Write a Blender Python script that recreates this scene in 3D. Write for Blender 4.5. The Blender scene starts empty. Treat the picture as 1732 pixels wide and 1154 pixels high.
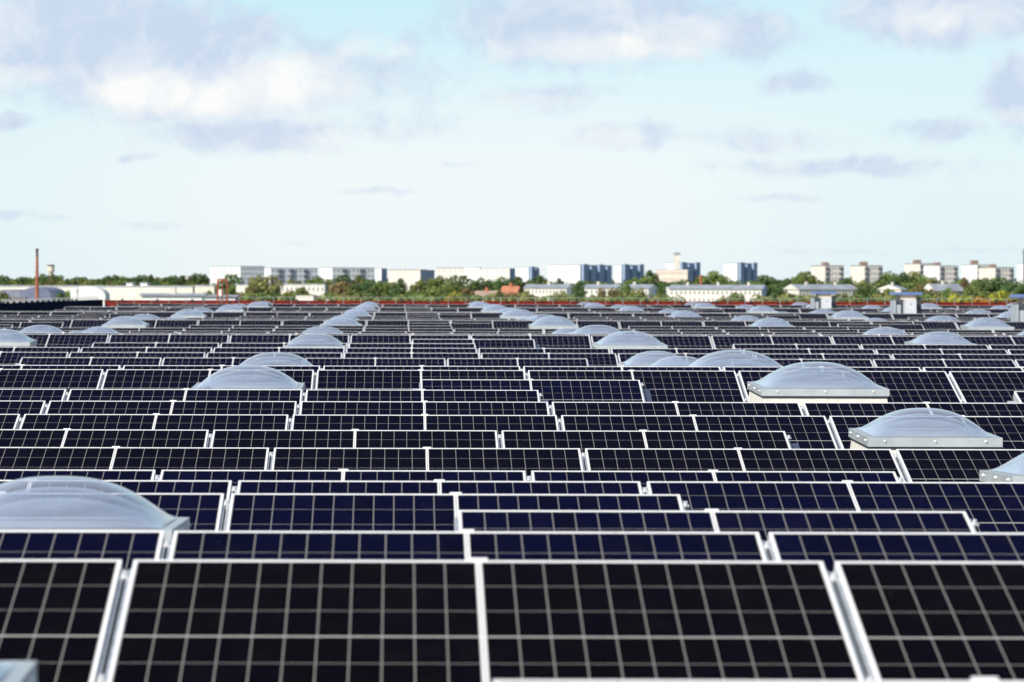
import bpy, math, random
from mathutils import Matrix, Vector

random.seed(7)
R = math.radians
scene = bpy.context.scene
COL = scene.collection

# ------------------------------------------------------------------ camera, world, sun
F, CX, YH, ZC = 5200.0, 677.0, 488.0, 1.235      # focal length and principal point in photo pixels, eye height
ROLL = 0.0023
cam_data = bpy.data.cameras.new("camera")
cam_data.sensor_width = 36.0
cam_data.lens = F / 1732.0 * 36.0
cam_data.shift_x = (866.0 - CX) / 1732.0
cam_data.shift_y = -(577.0 - YH) / 1732.0
cam_data.clip_start = 0.1
cam_data.clip_end = 30000.0
cam_data.dof.use_dof = True
cam_data.dof.focus_distance = 25.5
cam_data.dof.aperture_fstop = 5.4
cam = bpy.data.objects.new("camera", cam_data)
COL.objects.link(cam)
cam.matrix_world = Matrix.Translation((0, 0, ZC)) @ Matrix.Rotation(R(90), 4, 'X') @ Matrix.Rotation(ROLL, 4, 'Z')
scene.camera = cam

SUN_EL, SUN_AZ = R(36), R(40)                     # sun behind the camera, 40 degrees to the left
sun_dir = Vector((-math.sin(SUN_AZ) * math.cos(SUN_EL), -math.cos(SUN_AZ) * math.cos(SUN_EL), math.sin(SUN_EL)))
sl = bpy.data.lights.new("sun", 'SUN')
sl.energy = 4.2
sl.angle = R(0.53)
sl.color = (1.0, 0.945, 0.86)
so = bpy.data.objects.new("sun", sl)
so.rotation_euler = sun_dir.to_track_quat('Z', 'Y').to_euler()
so.location = (-40, -40, 60)
COL.objects.link(so)

scene.view_settings.view_transform = 'Standard'
scene.view_settings.look = 'None'
scene.view_settings.exposure = 0.30
scene.view_settings.gamma = 1.0
scene.view_settings.use_curve_mapping = False
scene.cycles.max_bounces = 8
scene.cycles.transparent_max_bounces = 24
scene.cycles.caustics_reflective = False
scene.cycles.caustics_refractive = False


class NT:
    """small helper to write node trees"""
    def __init__(self, tree):
        self.t = tree
        tree.nodes.clear()
    def n(self, kind, **kw):
        nd = self.t.nodes.new(kind)
        for k, v in kw.items():
            setattr(nd, k, v)
        return nd
    def link(self, a, b):
        self.t.links.new(a, b)
    def put(self, sock, v):
        if hasattr(v, 'links') or isinstance(v, bpy.types.NodeSocket):
            self.link(v, sock)
        else:
            sock.default_value = v
    def math(self, op, a, b=0.0, c=None, clamp=False):
        nd = self.n('ShaderNodeMath', operation=op, use_clamp=clamp)
        self.put(nd.inputs[0], a)
        self.put(nd.inputs[1], b)
        if c is not None:
            self.put(nd.inputs[2], c)
        return nd.outputs[0]
    def mix(self, f, a, b, blend='MIX'):
        nd = self.n('ShaderNodeMix', data_type='RGBA', blend_type=blend)
        self.put(nd.inputs['Factor'], f)
        self.put(nd.inputs[6], a)
        self.put(nd.inputs[7], b)
        return nd.outputs[2]
    def smooth(self, v, a, b, o0=0.0, o1=1.0):
        nd = self.n('ShaderNodeMapRange', interpolation_type='SMOOTHSTEP')
        self.put(nd.inputs[0], v)
        nd.inputs[1].default_value = a
        nd.inputs[2].default_value = b
        nd.inputs[3].default_value = o0
        nd.inputs[4].default_value = o1
        return nd.outputs[0]
    def noise(self, vec, scale, detail=4.0, rough=0.5, dist=0.0):
        nd = self.n('ShaderNodeTexNoise')
        if vec is not None:
            self.link(vec, nd.inputs['Vector'])
        nd.inputs['Scale'].default_value = scale
        nd.inputs['Detail'].default_value = detail
        nd.inputs['Roughness'].default_value = rough
        nd.inputs['Distortion'].default_value = dist
        return nd.outputs[0]
    def comb(self, x, y, z=0.0):
        nd = self.n('ShaderNodeCombineXYZ')
        self.put(nd.inputs[0], x)
        self.put(nd.inputs[1], y)
        self.put(nd.inputs[2], z)
        return nd.outputs[0]


def c4(c):
    return (c[0], c[1], c[2], 1.0)


world = bpy.data.worlds.new("World")
scene.world = world
world.use_nodes = True
w = NT(world.node_tree)
WS = 0.10                                         # background strength
sky = w.n('ShaderNodeTexSky', sky_type='NISHITA')
sky.sun_disc = False
sky.sun_elevation = SUN_EL
sky.sun_rotation = R(180) + SUN_AZ
sky.altitude = 20.0
sky.air_density = 1.0
sky.dust_density = 1.2
sky.ozone_density = 1.0
geo = w.n('ShaderNodeNewGeometry')
sep = w.n('ShaderNodeSeparateXYZ')
tc = w.n('ShaderNodeTexCoord')
w.link(tc.outputs['Generated'], sep.inputs[0])
dx, dy, dz = sep.outputs
az = w.math('ARCTAN2', dx, dy)                    # compass bearing, 0 = the way the roof runs
el = w.math('ARCSINE', dz)
# bearing / height in units of 100 photo pixels of sky
U = w.math('MULTIPLY', az, 52.0)
V = w.math('MULTIPLY', el, 52.0)
uv = w.comb(U, V, 0.0)
warpn = w.n('ShaderNodeTexNoise')
w.link(uv, warpn.inputs['Vector'])
warpn.inputs['Scale'].default_value = 0.7
warpn.inputs['Detail'].default_value = 5.0
warpn.inputs['Roughness'].default_value = 0.6
wv = w.n('ShaderNodeVectorMath', operation='MULTIPLY_ADD')
w.link(warpn.outputs['Color'], wv.inputs[0])
wv.inputs[1].default_value = (1.3, 0.55, 0.0)
wv2 = w.n('ShaderNodeVectorMath', operation='ADD')
w.link(uv, wv2.inputs[0])
wv2.inputs[1].default_value = (-0.65, -0.27, 0.0)
w.link(wv2.outputs[0], wv.inputs[2])
wuv = wv.outputs[0]
# cumulus banks where they stand over the town: (x px, y px, rx, ry, weight)
CLOUDS = [
    (150, 70, 330, 105, 1.0), (330, 140, 290, 75, 1.0), (540, 120, 210, 75, 0.62), (430, 225, 200, 42, 0.72),
    (640, 85, 130, 55, 0.45), (20, 205, 60, 22, 0.7), (1010, 45, 290, 75, 0.95), (1250, 60, 130, 50, 0.75),
    (830, 15, 120, 40, 0.5), (920, 160, 110, 28, 0.55), (1580, 25, 210, 62, 1.0), (1720, 165, 75, 70, 1.0),
    (1580, 215, 95, 26, 0.62), (1345, 140, 85, 22, 0.60), (1060, 232, 120, 28, 0.50), (1300, 234, 140, 26, 0.48),
    (1420, 282, 240, 20, 0.60), (1310, 337, 80, 9, 0.48), (250, 265, 45, 8, 0.52), (15, 365, 45, 10, 0.55),
    (95, 365, 55, 8, 0.48), (248, 377, 50, 8, 0.46), (650, 327, 85, 9, 0.42), (770, 275, 50, 6, 0.34), (680, 210, 110, 34, 0.40),
    (1400, 425, 130, 7, 0.40), (1640, 425, 120, 8, 0.42), (500, 407, 40, 5, 0.33), (700, 130, 120, 70, 0.36), (400, 60, 120, 60, 0.8),
]
mask = None
for (px, py, rx, ry, wt) in CLOUDS:
    a = w.n('ShaderNodeVectorMath', operation='SUBTRACT')
    w.link(wuv, a.inputs[0])
    a.inputs[1].default_value = ((px - CX) / 100.0, (YH - py) / 100.0, 0.0)
    b = w.n('ShaderNodeVectorMath', operation='DIVIDE')
    w.link(a.outputs[0], b.inputs[0])
    b.inputs[1].default_value = (rx * 1.12 / 100.0, ry * 1.15 / 100.0, 1.0)
    ln = w.n('ShaderNodeVectorMath', operation='LENGTH')
    w.link(b.outputs[0], ln.inputs[0])
    m = w.math('MULTIPLY', w.smooth(ln.outputs['Value'], 1.25, 0.25), wt)
    mask = m if mask is None else w.math('MAXIMUM', mask, m)
fine = w.noise(uv, 1.9, 9.0, 0.66, 0.4)
dens = w.math('ADD', mask, w.math('MULTIPLY', w.math('SUBTRACT', fine, 0.5), 1.15))
dens = w.smooth(dens, 0.07, 0.80)
# the rest of the sky dome carries scattered fair-weather cloud too
flat = w.comb(w.math('DIVIDE', dx, w.math('ADD', w.math('ABSOLUTE', dz), 0.12)),
              w.math('DIVIDE', dy, w.math('ADD', w.math('ABSOLUTE', dz), 0.12)), 0.0)
gen = w.noise(flat, 0.9, 6.0, 0.55, 0.2)
gen = w.math('MULTIPLY', w.smooth(gen, 0.60, 0.76), w.smooth(el, 0.11, 0.22))
dens = w.math('MAXIMUM', dens, w.math('MULTIPLY', gen, 0.55))
# sunlit heads against grey-lilac bodies
shade = w.noise(wuv, 0.95, 8.0, 0.58, 0.5)
heads = None
for (px, py, rx, ry, wt) in [(330, 160, 190, 42, 1.0), (470, 140, 130, 55, 0.8), (40, 132, 110, 20, 0.55), (1010, 85, 180, 30, 0.8),
                             (1180, 55, 130, 35, 0.45), (1590, 35, 130, 28, 0.5), (1700, 205, 60, 18, 0.5), (640, 75, 60, 25, 0.5),
                             (560, 240, 90, 18, 0.5), (930, 165, 80, 20, 0.4), (1040, 232, 60, 16, 0.4)]:
    a = w.n('ShaderNodeVectorMath', operation='SUBTRACT')
    w.link(wuv, a.inputs[0])
    a.inputs[1].default_value = ((px - CX) / 100.0, (YH - py) / 100.0, 0.0)
    b = w.n('ShaderNodeVectorMath', operation='DIVIDE')
    w.link(a.outputs[0], b.inputs[0])
    b.inputs[1].default_value = (rx * 1.3 / 100.0, ry * 1.3 / 100.0, 1.0)
    ln = w.n('ShaderNodeVectorMath', operation='LENGTH')
    w.link(b.outputs[0], ln.inputs[0])
    m = w.math('MULTIPLY', w.smooth(ln.outputs['Value'], 1.2, 0.15), wt)
    heads = m if heads is None else w.math('MAXIMUM', heads, m)
light = w.math('ADD', w.math('MULTIPLY', heads, 0.95), w.math('MULTIPLY', w.math('SUBTRACT', shade, 0.47), 2.3), clamp=True)
K = 1.0 / WS
cloud_col = w.mix(light, (0.475 * K, 0.560 * K, 0.700 * K, 1), (0.815 * K, 0.805 * K, 0.790 * K, 1))
# thin veil low over the horizon, on top of the physical sky
veil_t = w.smooth(el, 0.030, 0.108)
veil = w.mix(veil_t, (0.735 * K, 0.790 * K, 0.810 * K, 1), (0.470 * K, 0.715 * K, 0.795 * K, 1))
side = w.math('MULTIPLY', w.smooth(w.math('ABSOLUTE', w.math('SUBTRACT', U, 0.6)), 2.0, 9.0), 0.55)
veil = w.mix(side, veil, (0.57 * K, 0.745 * K, 0.79 * K, 1))
vfac = w.smooth(el, 0.12, 0.42, 0.92, 0.0)
base = w.mix(vfac, sky.outputs[0], veil)
low_fade = w.smooth(el, 0.0, 0.045, 0.35, 0.88)
final = w.mix(w.math('MULTIPLY', dens, low_fade), base, cloud_col)
bg = w.n('ShaderNodeBackground')
w.link(final, bg.inputs[0])
bg.inputs[1].default_value = WS
wo = w.n('ShaderNodeOutputWorld')
w.link(bg.outputs[0], wo.inputs[0])


# ------------------------------------------------------------------ helpers
def PX(px, d):
    return (px - CX) * d / F


def PZ(py, d, px=CX):
    return ZC - (py - ROLL * (px - CX) - YH) * d / F


def mat(name, col, rough=0.6, metal=0.0, spec=0.5, var=0.0, scale=6.0, bump=0.0):
    m = bpy.data.materials.new(name)
    m.use_nodes = True
    t = NT(m.node_tree)
    p = t.n('ShaderNodeBsdfPrincipled')
    p.inputs['Roughness'].default_value = rough
    p.inputs['Metallic'].default_value = metal
    p.inputs['Specular IOR Level'].default_value = spec
    if var > 0:
        tcn = t.n('ShaderNodeTexCoord')
        f = t.noise(tcn.outputs['Object'], scale, 5.0, 0.6)
        lo = c4([x * (1 - var) for x in col])
        hi = c4([min(1, x * (1 + var)) for x in col])
        t.link(t.mix(t.smooth(f, 0.3, 0.7), lo, hi), p.inputs['Base Color'])
        t.link(t.math('MULTIPLY_ADD', f, 0.25, rough - 0.12), p.inputs['Roughness'])
        if bump > 0:
            bn = t.n('ShaderNodeBump')
            bn.inputs['Strength'].default_value = bump
            t.link(f, bn.inputs['Height'])
            t.link(bn.outputs[0], p.inputs['Normal'])
    else:
        p.inputs['Base Color'].default_value = c4(col)
    o = t.n('ShaderNodeOutputMaterial')
    t.link(p.outputs[0], o.inputs[0])
    return m


class MB:
    """collects faces into one mesh"""
    def __init__(self):
        self.v, self.f, self.mi, self.uv = [], [], [], {}
    def face(self, pts, mi=0, uv=None):
        i = len(self.v)
        self.v += [tuple(p) for p in pts]
        if uv:
            self.uv[len(self.f)] = uv
        self.f.append(tuple(range(i, i + len(pts))))
        self.mi.append(mi)
    def hexa(self, p, mi=0):
        # p: 8 points, 0-3 bottom ccw, 4-7 top ccw
        i = len(self.v)
        self.v += [tuple(q) for q in p]
        for q in ((3, 2, 1, 0), (4, 5, 6, 7), (0, 1, 5, 4), (1, 2, 6, 5), (2, 3, 7, 6), (3, 0, 4, 7)):
            self.f.append(tuple(i + k for k in q))
            self.mi.append(mi)
    def box(self, a, b, mi=0, fn=None):
        (x0, y0, z0), (x1, y1, z1) = a, b
        p = [(x0, y0, z0), (x1, y0, z0), (x1, y1, z0), (x0, y1, z0), (x0, y0, z1), (x1, y0, z1), (x1, y1, z1), (x0, y1, z1)]
        if fn:
            p = [fn(*q) for q in p]
        self.hexa(p, mi)
    def lathe(self, prof, n=16, cx=0, cy=0, mi=0, arc=1.0):
        i = len(self.v)
        for (r, z) in prof:
            for k in range(n):
                a = 2 * math.pi * k / n
                self.v.append((cx + r * math.cos(a), cy + r * math.sin(a), z))
        for j in range(len(prof) - 1):
            for k in range(n):
                k2 = (k + 1) % n
                self.f.append((i + j * n + k, i + j * n + k2, i + (j + 1) * n + k2, i + (j + 1) * n + k))
                self.mi.append(mi)
        self.f.append(tuple(i + (len(prof) - 1) * n + k for k in range(n)))
        self.mi.append(mi)
        self.f.append(tuple(i + k for k in reversed(range(n))))
        self.mi.append(mi)
    def mesh(self, name, mats, smooth=False):
        me = bpy.data.meshes.new(name)
        me.from_pydata(self.v, [], self.f)
        for m in mats:
            me.materials.append(m)
        for p, i in zip(me.polygons, self.mi):
            p.material_index = i
            p.use_smooth = smooth
        if self.uv:
            lay = me.uv_layers.new(name="UVMap")
            for fi, uv in self.uv.items():
                for li, c in zip(me.polygons[fi].loop_indices, uv):
                    lay.data[li].uv = c
        me.update()
        return me


def put(name, me, parent=None, loc=(0, 0, 0), rot=0.0, scl=None):
    o = bpy.data.objects.new(name, me)
    COL.objects.link(o)
    o.location = loc
    if rot:
        o.rotation_euler = (0, 0, rot)
    if scl:
        o.scale = scl
    if parent:
        o.parent = parent
    return o


def tag(o, label=None, cat=None, group=None, kind=None):
    if label:
        o['label'] = label
    if cat:
        o['category'] = cat
    if group:
        o['group'] = group
    if kind:
        o['kind'] = kind
    return o


ONES = ['', 'first', 'second', 'third', 'fourth', 'fifth', 'sixth', 'seventh', 'eighth', 'ninth', 'tenth', 'eleventh', 'twelfth',
        'thirteenth', 'fourteenth', 'fifteenth', 'sixteenth', 'seventeenth', 'eighteenth', 'nineteenth', 'twentieth']


def nth(n):
    if n <= 20:
        return ONES[n]
    tens = {2: 'twenty', 3: 'thirty', 4: 'forty', 5: 'fifty', 6: 'sixty'}
    if n % 10 == 0:
        return tens[n // 10][:-1] + 'ieth'
    return tens[n // 10] + '-' + ONES[n % 10]


# ------------------------------------------------------------------ materials
def metal_mat(name, col, rough, metal, var=0.12, scale=9.0):
    return mat(name, col, rough, metal, 0.5, var, scale)


M_frame = metal_mat('anodised_aluminium', (0.88, 0.88, 0.88), 0.45, 0.05, 0.03, 5.0)
M_galv = metal_mat('galvanised_steel', (0.58, 0.62, 0.63), 0.42, 0.45, 0.08, 5.0)
M_bracket = metal_mat('mill_finish_aluminium', (0.50, 0.54, 0.58), 0.40, 0.5, 0.12, 20.0)
M_endplate = metal_mat('shaded_galvanised_plate', (0.16, 0.19, 0.26), 0.35, 0.7, 0.15, 12.0)  # dark copy of the galvanised plate, shade of right-hand ends put into its colour
M_bolt = mat('bolt_steel', (0.85, 0.85, 0.85), 0.35, 0.4)
M_concrete = mat('pale_concrete', (0.62, 0.59, 0.54), 0.85, 0, 0.3, 0.12, 12.0, 0.2)
M_curb = mat('cream_curb_membrane', (0.66, 0.63, 0.57), 0.8, 0, 0.3, 0.08, 7.0, 0.1)
M_roof = mat('grey_roof_membrane', (0.30, 0.30, 0.30), 0.85, 0, 0.3, 0.25, 1.2)
M_red = mat('red_painted_steel', (0.19, 0.014, 0.007), 0.6, 0, 0.3, 0.25, 2.0)
M_orange = mat('orange_painted_steel', (0.27, 0.045, 0.014), 0.5, 0, 0.4, 0.15, 3.0)
M_rail = mat('pale_steel_rail', (0.42, 0.43, 0.42), 0.5, 0.3, 0.5, 0.1, 4.0)
M_darkwall = mat('dark_blue_cladding', (0.012, 0.016, 0.034), 1.0, 0, 0.0, 0.25, 1.5)
M_black = mat('black_rubber', (0.02, 0.02, 0.022), 0.7)
M_white = mat('white_enamel', (0.56, 0.58, 0.61), 0.45, 0, 0.5, 0.05, 4.0)
M_bluehood = mat('blue_grey_hood', (0.11, 0.17, 0.36), 0.45, 0.2, 0.5, 0.12, 4.0)
M_ductdark = mat('dark_grey_louvre', (0.06, 0.075, 0.09), 0.5, 0.3, 0.5, 0.2, 6.0)
M_cream = mat('cream_sheet', (0.62, 0.52, 0.42), 0.7, 0, 0.3, 0.06, 3.0)


def glass_mat():
    m = bpy.data.materials.new('solar_cells_under_glass')
    m.use_nodes = True
    t = NT(m.node_tree)
    uvn = t.n('ShaderNodeUVMap')
    uvn.uv_map = 'UVMap'
    s = t.n('ShaderNodeSeparateXYZ')
    t.link(uvn.outputs[0], s.inputs[0])
    u, v = s.outputs[0], s.outputs[1]
    au = t.math('ABSOLUTE', u)
    cu, cv = 0.0926, 0.1853
    pu = t.math('DIVIDE', t.math('SUBTRACT', au, 0.0095), cu)
    du = t.math('MULTIPLY', t.math('PINGPONG', pu, 0.5), cu)
    pv = t.math('DIVIDE', v, cv)
    dv = t.math('MULTIPLY', t.math('PINGPONG', pv, 0.5), cv)
    lu = t.math('LESS_THAN', du, 0.0017)
    lv = t.math('LESS_THAN', dv, 0.0017)
    mid = t.math('LESS_THAN', t.math('ABSOLUTE', t.math('SUBTRACT', v, 3 * cv)), 0.0048)
    cen = t.math('LESS_THAN', au, 0.0095)
    cenline = t.math('LESS_THAN', au, 0.0012)
    rib = t.math('MULTIPLY', cen, t.math('SUBTRACT', 1.0, cenline))
    line = t.math('MAXIMUM', lu, lv)
    # fine silver busbars along each cell
    bus = t.math('LESS_THAN', t.math('PINGPONG', t.math('DIVIDE', v, 0.0185), 0.5), 0.02)
    oi = t.n('ShaderNodeObjectInfo')
    # each panel a little different, each cell a little different
    cell = t.comb(t.math('FLOOR', pu), t.math('FLOOR', pv), t.math('MULTIPLY', oi.outputs['Random'], 50.0))
    wn = t.n('ShaderNodeTexWhiteNoise')
    t.link(cell, wn.inputs['Vector'])
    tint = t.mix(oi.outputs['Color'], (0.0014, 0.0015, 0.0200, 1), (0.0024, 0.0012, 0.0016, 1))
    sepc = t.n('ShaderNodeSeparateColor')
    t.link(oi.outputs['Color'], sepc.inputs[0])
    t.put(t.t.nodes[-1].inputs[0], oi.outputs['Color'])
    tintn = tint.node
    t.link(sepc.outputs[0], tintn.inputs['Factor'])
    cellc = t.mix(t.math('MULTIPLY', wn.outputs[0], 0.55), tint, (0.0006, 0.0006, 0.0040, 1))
    dustv = t.comb(u, v, t.math('MULTIPLY', oi.outputs['Random'], 30.0))
    dust = t.noise(dustv, 7.0, 6.0, 0.65)
    specks = t.noise(dustv, 160.0, 2.0, 0.5)
    cellc = t.mix(t.math('MULTIPLY', bus, 0.05), cellc, (0.25, 0.25, 0.25, 1))
    cellc = t.mix(t.math('MULTIPLY', t.smooth(dust, 0.45, 0.8), 0.010), cellc, (0.30, 0.27, 0.22, 1))
    cellc = t.mix(t.math('MULTIPLY', t.smooth(specks, 0.74, 0.80), 0.10), cellc, (0.40, 0.36, 0.30, 1))
    cellc = t.mix(t.math('MULTIPLY', t.smooth(t.noise(dustv, 30.0, 3.0, 0.6), 0.66, 0.80), 0.035), cellc, (0.38, 0.33, 0.26, 1))
    colr = t.mix(line, cellc, (0.27, 0.262, 0.245, 1))
    colr = t.mix(mid, colr, (0.42, 0.41, 0.39, 1))
    colr = t.mix(rib, colr, (0.74, 0.73, 0.72, 1))
    p = t.n('ShaderNodeBsdfPrincipled')
    t.link(colr, p.inputs['Base Color'])
    p.inputs['Roughness'].default_value = 0.09
    t.link(t.math('MULTIPLY_ADD', dust, 0.10, 0.04), p.inputs['Roughness'])
    p.inputs['IOR'].default_value = 1.07
    p.inputs['Specular IOR Level'].default_value = 0.5
    o = t.n('ShaderNodeOutputMaterial')
    t.link(p.outputs[0], o.inputs[0])
    return m


M_glass = glass_mat()


def acrylic_mat(name, body, fac0, fac1, rough, tint):
    m = bpy.data.materials.new(name)
    m.use_nodes = True
    t = NT(m.node_tree)
    lw = t.n('ShaderNodeLayerWeight')
    lw.inputs['Blend'].default_value = 0.45
    tcn = t.n('ShaderNodeTexCoord')
    mp = t.n('ShaderNodeMapping')
    t.link(tcn.outputs['Object'], mp.inputs[0])
    mp.inputs['Scale'].default_value = (0.8, 1.6, 6.0)
    streak = t.noise(mp.outputs[0], 1.5, 2.0, 0.45, 1.2)
    f = t.math('MULTIPLY_ADD', t.smooth(lw.outputs['Facing'], 0.50, 0.98), fac1 - fac0, fac0)
    f = t.math('ADD', f, t.math('MULTIPLY', t.math('SUBTRACT', streak, 0.5), 0.26), clamp=True)
    p = t.n('ShaderNodeBsdfPrincipled')
    p.inputs['Base Color'].default_value = c4(body)
    p.inputs['Roughness'].default_value = rough
    p.inputs['IOR'].default_value = 1.49
    tr = t.n('ShaderNodeBsdfTransparent')
    tr.inputs[0].default_value = c4(tint)
    mx = t.n('ShaderNodeMixShader')
    t.link(f, mx.inputs[0])
    t.link(tr.outputs[0], mx.inputs[1])
    t.link(p.outputs[0], mx.inputs[2])
    o = t.n('ShaderNodeOutputMaterial')
    t.link(mx.outputs[0], o.inputs[0])
    return m


M_dome = acrylic_mat('clear_acrylic', (0.54, 0.61, 0.73), 0.22, 0.80, 0.07, (0.90, 0.94, 1.0))
M_inner = acrylic_mat('inner_acrylic', (0.47, 0.52, 0.62), 0.16, 0.70, 0.12, (0.90, 0.93, 0.98))
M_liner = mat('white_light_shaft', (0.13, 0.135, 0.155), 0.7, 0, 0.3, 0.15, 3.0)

# ------------------------------------------------------------------ the roof
PITCH, K0, RIDGE0, PERIOD = 1.666, 9.30, 8.47, 23.32


def tri(d):
    return abs(((d - RIDGE0) + PERIOD / 2) % PERIOD - PERIOD / 2) / (PERIOD / 2)


def roof_z(d):
    return -0.31 * tri(d) + 0.0007 * max(0.0, d - 60.0)


ROOF_Y0, ROOF_Y1, ROOF_X0, ROOF_X1, GROUND = -38.17, 156.0, -15.3, 70.0, -11.0
mb = MB()
ys = [ROOF_Y0] + [RIDGE0 + PERIOD / 2 * k for k in range(-3, 13)] + [ROOF_Y1]
for a, b in zip(ys[:-1], ys[1:]):
    mb.face([(ROOF_X0, a, roof_z(a)), (ROOF_X1, a, roof_z(a)), (ROOF_X1, b, roof_z(b)), (ROOF_X0, b, roof_z(b))])
for (xa, ya, xb, yb) in ((ROOF_X0, ROOF_Y0, ROOF_X1, ROOF_Y0), (ROOF_X1, ROOF_Y0, ROOF_X1, ROOF_Y1), (ROOF_X1, ROOF_Y1, ROOF_X0, ROOF_Y1), (ROOF_X0, ROOF_Y1, ROOF_X0, ROOF_Y0)):
    mb.face([(xa, ya, GROUND), (xb, yb, GROUND), (xb, yb, -0.35), (xa, ya, -0.35)], 1)
tag(put('roof_deck', mb.mesh('roof_deck', [M_roof, M_cream])), kind='structure')

M_ground = mat('grass_and_scrub', (0.075, 0.085, 0.035), 0.95, 0, 0.2, 0.5, 0.01)
mb = MB()
mb.face([(-9000, -2000, GROUND), (9000, -2000, GROUND), (9000, 14000, GROUND), (-9000, 14000, GROUND)])
tag(put('ground', mb.mesh('ground', [M_ground])), kind='structure')

# ------------------------------------------------------------------ solar panels
L, WD, TILT, TOPZ, PW = 2.084, 1.142, R(17.2), 0.435, 2.12
ct, st = math.cos(TILT), math.sin(TILT)


def pl(x, s, n):
    """panel plane: x along the row, s down the slope from the high edge, n outward"""
    return (x, -s * ct - n * st, TOPZ - s * st + n * ct)


h = L / 2
FW = 0.0125
mb = MB()
mb.box((-h, 0, -0.035), (h, FW, 0.0), 0, pl)
mb.box((-h, WD - FW, -0.035), (h, WD, 0.0), 0, pl)
mb.box((-h, FW, -0.035), (-h + FW, WD - FW, 0.0), 0, pl)
mb.box((h - FW, FW, -0.035), (h, WD - FW, 0.0), 0, pl)
ME_frame = mb.mesh('panel_frame', [M_frame])


def glass_faces(mb, mi=0, fw=FW):
    a, b, s0, s1 = -h + fw, h - fw, fw, WD - fw
    hh = 1.030 - 0.0
    mb.face([pl(a, s1, -0.002), pl(b, s1, -0.002), pl(b, s0, -0.002), pl(a, s0, -0.002)], mi,
            [(a, s1 - s0), (b, s1 - s0), (b, 0), (a, 0)])
    mb.face([pl(a, s0, -0.008), pl(b, s0, -0.008), pl(b, s1, -0.008), pl(a, s1, -0.008)], mi,
            [(a + 5, 50.01), (b + 5, 50.01), (b + 5, 50.02), (a + 5, 50.02)])


mb = MB()
glass_faces(mb)
ME_glass = mb.mesh('solar_glass', [M_glass])
mb = MB()
mb.box((-0.028, -0.010, -0.024), (0.028, 0.009, 0.0045), 0, pl)
mb.box((-0.012, -0.012, -0.14), (0.012, -0.006, -0.024), 0, pl)
ME_clip = mb.mesh('centre_clip', [M_frame])


def bracket_mesh(sg):
    mb = MB()
    x0, x1 = sorted((sg * (h + 0.001), sg * (h + 0.0125)))
    mb.box((x0, 0.055, -0.016), (x1, WD - 0.03, -0.010), 0, pl)
    xa, xb = sorted((sg * (h + 0.0100), sg * (h + 0.0125)))
    mb.box((xa, 0.055, -0.07), (xb, WD - 0.03, -0.0165), 0, pl)
    return mb.mesh('side_bracket', [M_bracket])


ME_brR, ME_brL = bracket_mesh(1), bracket_mesh(-1)


def bolt_mesh(x, s):
    mb = MB()
    n = 10
    for (r, z0, z1) in ((0.013, -0.010, -0.005), (0.0085, -0.0049, 0.008)):
        bot = [pl(x + r * math.cos(2 * math.pi * k / n), s + r * math.sin(-2 * math.pi * k / n), z0) for k in range(n)]
        top = [pl(x + r * math.cos(2 * math.pi * k / n), s + r * math.sin(-2 * math.pi * k / n), z1) for k in range(n)]
        for k in range(n):
            mb.face([bot[k], bot[(k + 1) % n], top[(k + 1) % n], top[k]])
        mb.face(top)
    mb.box((x - 0.0165, s - 0.011, -0.0145), (x + 0.0165, s + 0.011, -0.0095), 0, pl)
    return mb.mesh('bolt', [M_bolt])


ME_boltR = [bolt_mesh(h + 0.018, 0.115), bolt_mesh(h + 0.018, 0.86)]
ME_boltL = [bolt_mesh(-h - 0.018, 0.42)]


def endplate_mesh(sg):
    mb = MB()
    x0, x1 = sorted((sg * (h + 0.013), sg * (h + 0.085)))
    mb.box((x0, 0.13, -0.055), (x1, WD - 0.05, -0.048), 0, pl)
    xa, xb = sorted((sg * (h + 0.013), sg * (h + 0.017)))
    mb.box((xa, 0.05, -0.0475), (xb, WD - 0.05, -0.018), 0, pl)
    return mb.mesh('end_plate', [M_endplate if sg > 0 else M_galv])


ME_epR, ME_epL = endplate_mesh(1), endplate_mesh(-1)
mb = MB()
mb.hexa([(-h + .02, 0.018, 0.395), (h - .02, 0.018, 0.395), (h - .02, 0.022, 0.395), (-h + .02, 0.022, 0.395)][:0] or
        [(-h + .02, 0.13, 0.03), (h - .02, 0.13, 0.03), (h - .02, 0.134, 0.03), (-h + .02, 0.134, 0.03),
         (-h + .02, 0.016, 0.40), (h - .02, 0.016, 0.40), (h - .02, 0.020, 0.40), (-h + .02, 0.020, 0.40)])
ME_defl = mb.mesh('rear_deflector', [M_galv])
mb = MB()
for x in (-0.92, 0.92):
    mb.box((x - 0.03, -1.14, 0.004), (x + 0.03, 0.20, 0.044))
    mb.box((x - 0.02, -1.06, 0.045), (x + 0.02, -1.02, 0.078))
    mb.box((x - 0.02, -0.05, 0.045), (x + 0.02, -0.01, 0.375))
mb.box((-0.90, -0.60, 0.010), (0.90, -0.56, 0.040))
mb.box((-0.90, -0.045, 0.33), (0.90, -0.015, 0.365))
ME_supp = mb.mesh('support_frame', [M_galv])
mb = MB()
mb.box((-h - 0.30, -0.82, 0.005), (-h - 0.03, -0.46, 0.155))
mb.box((-h - 0.29, -0.80, 0.1555), (-h - 0.035, -0.48, 0.295))
ME_ball = mb.mesh('ballast_block', [M_concrete])

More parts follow.
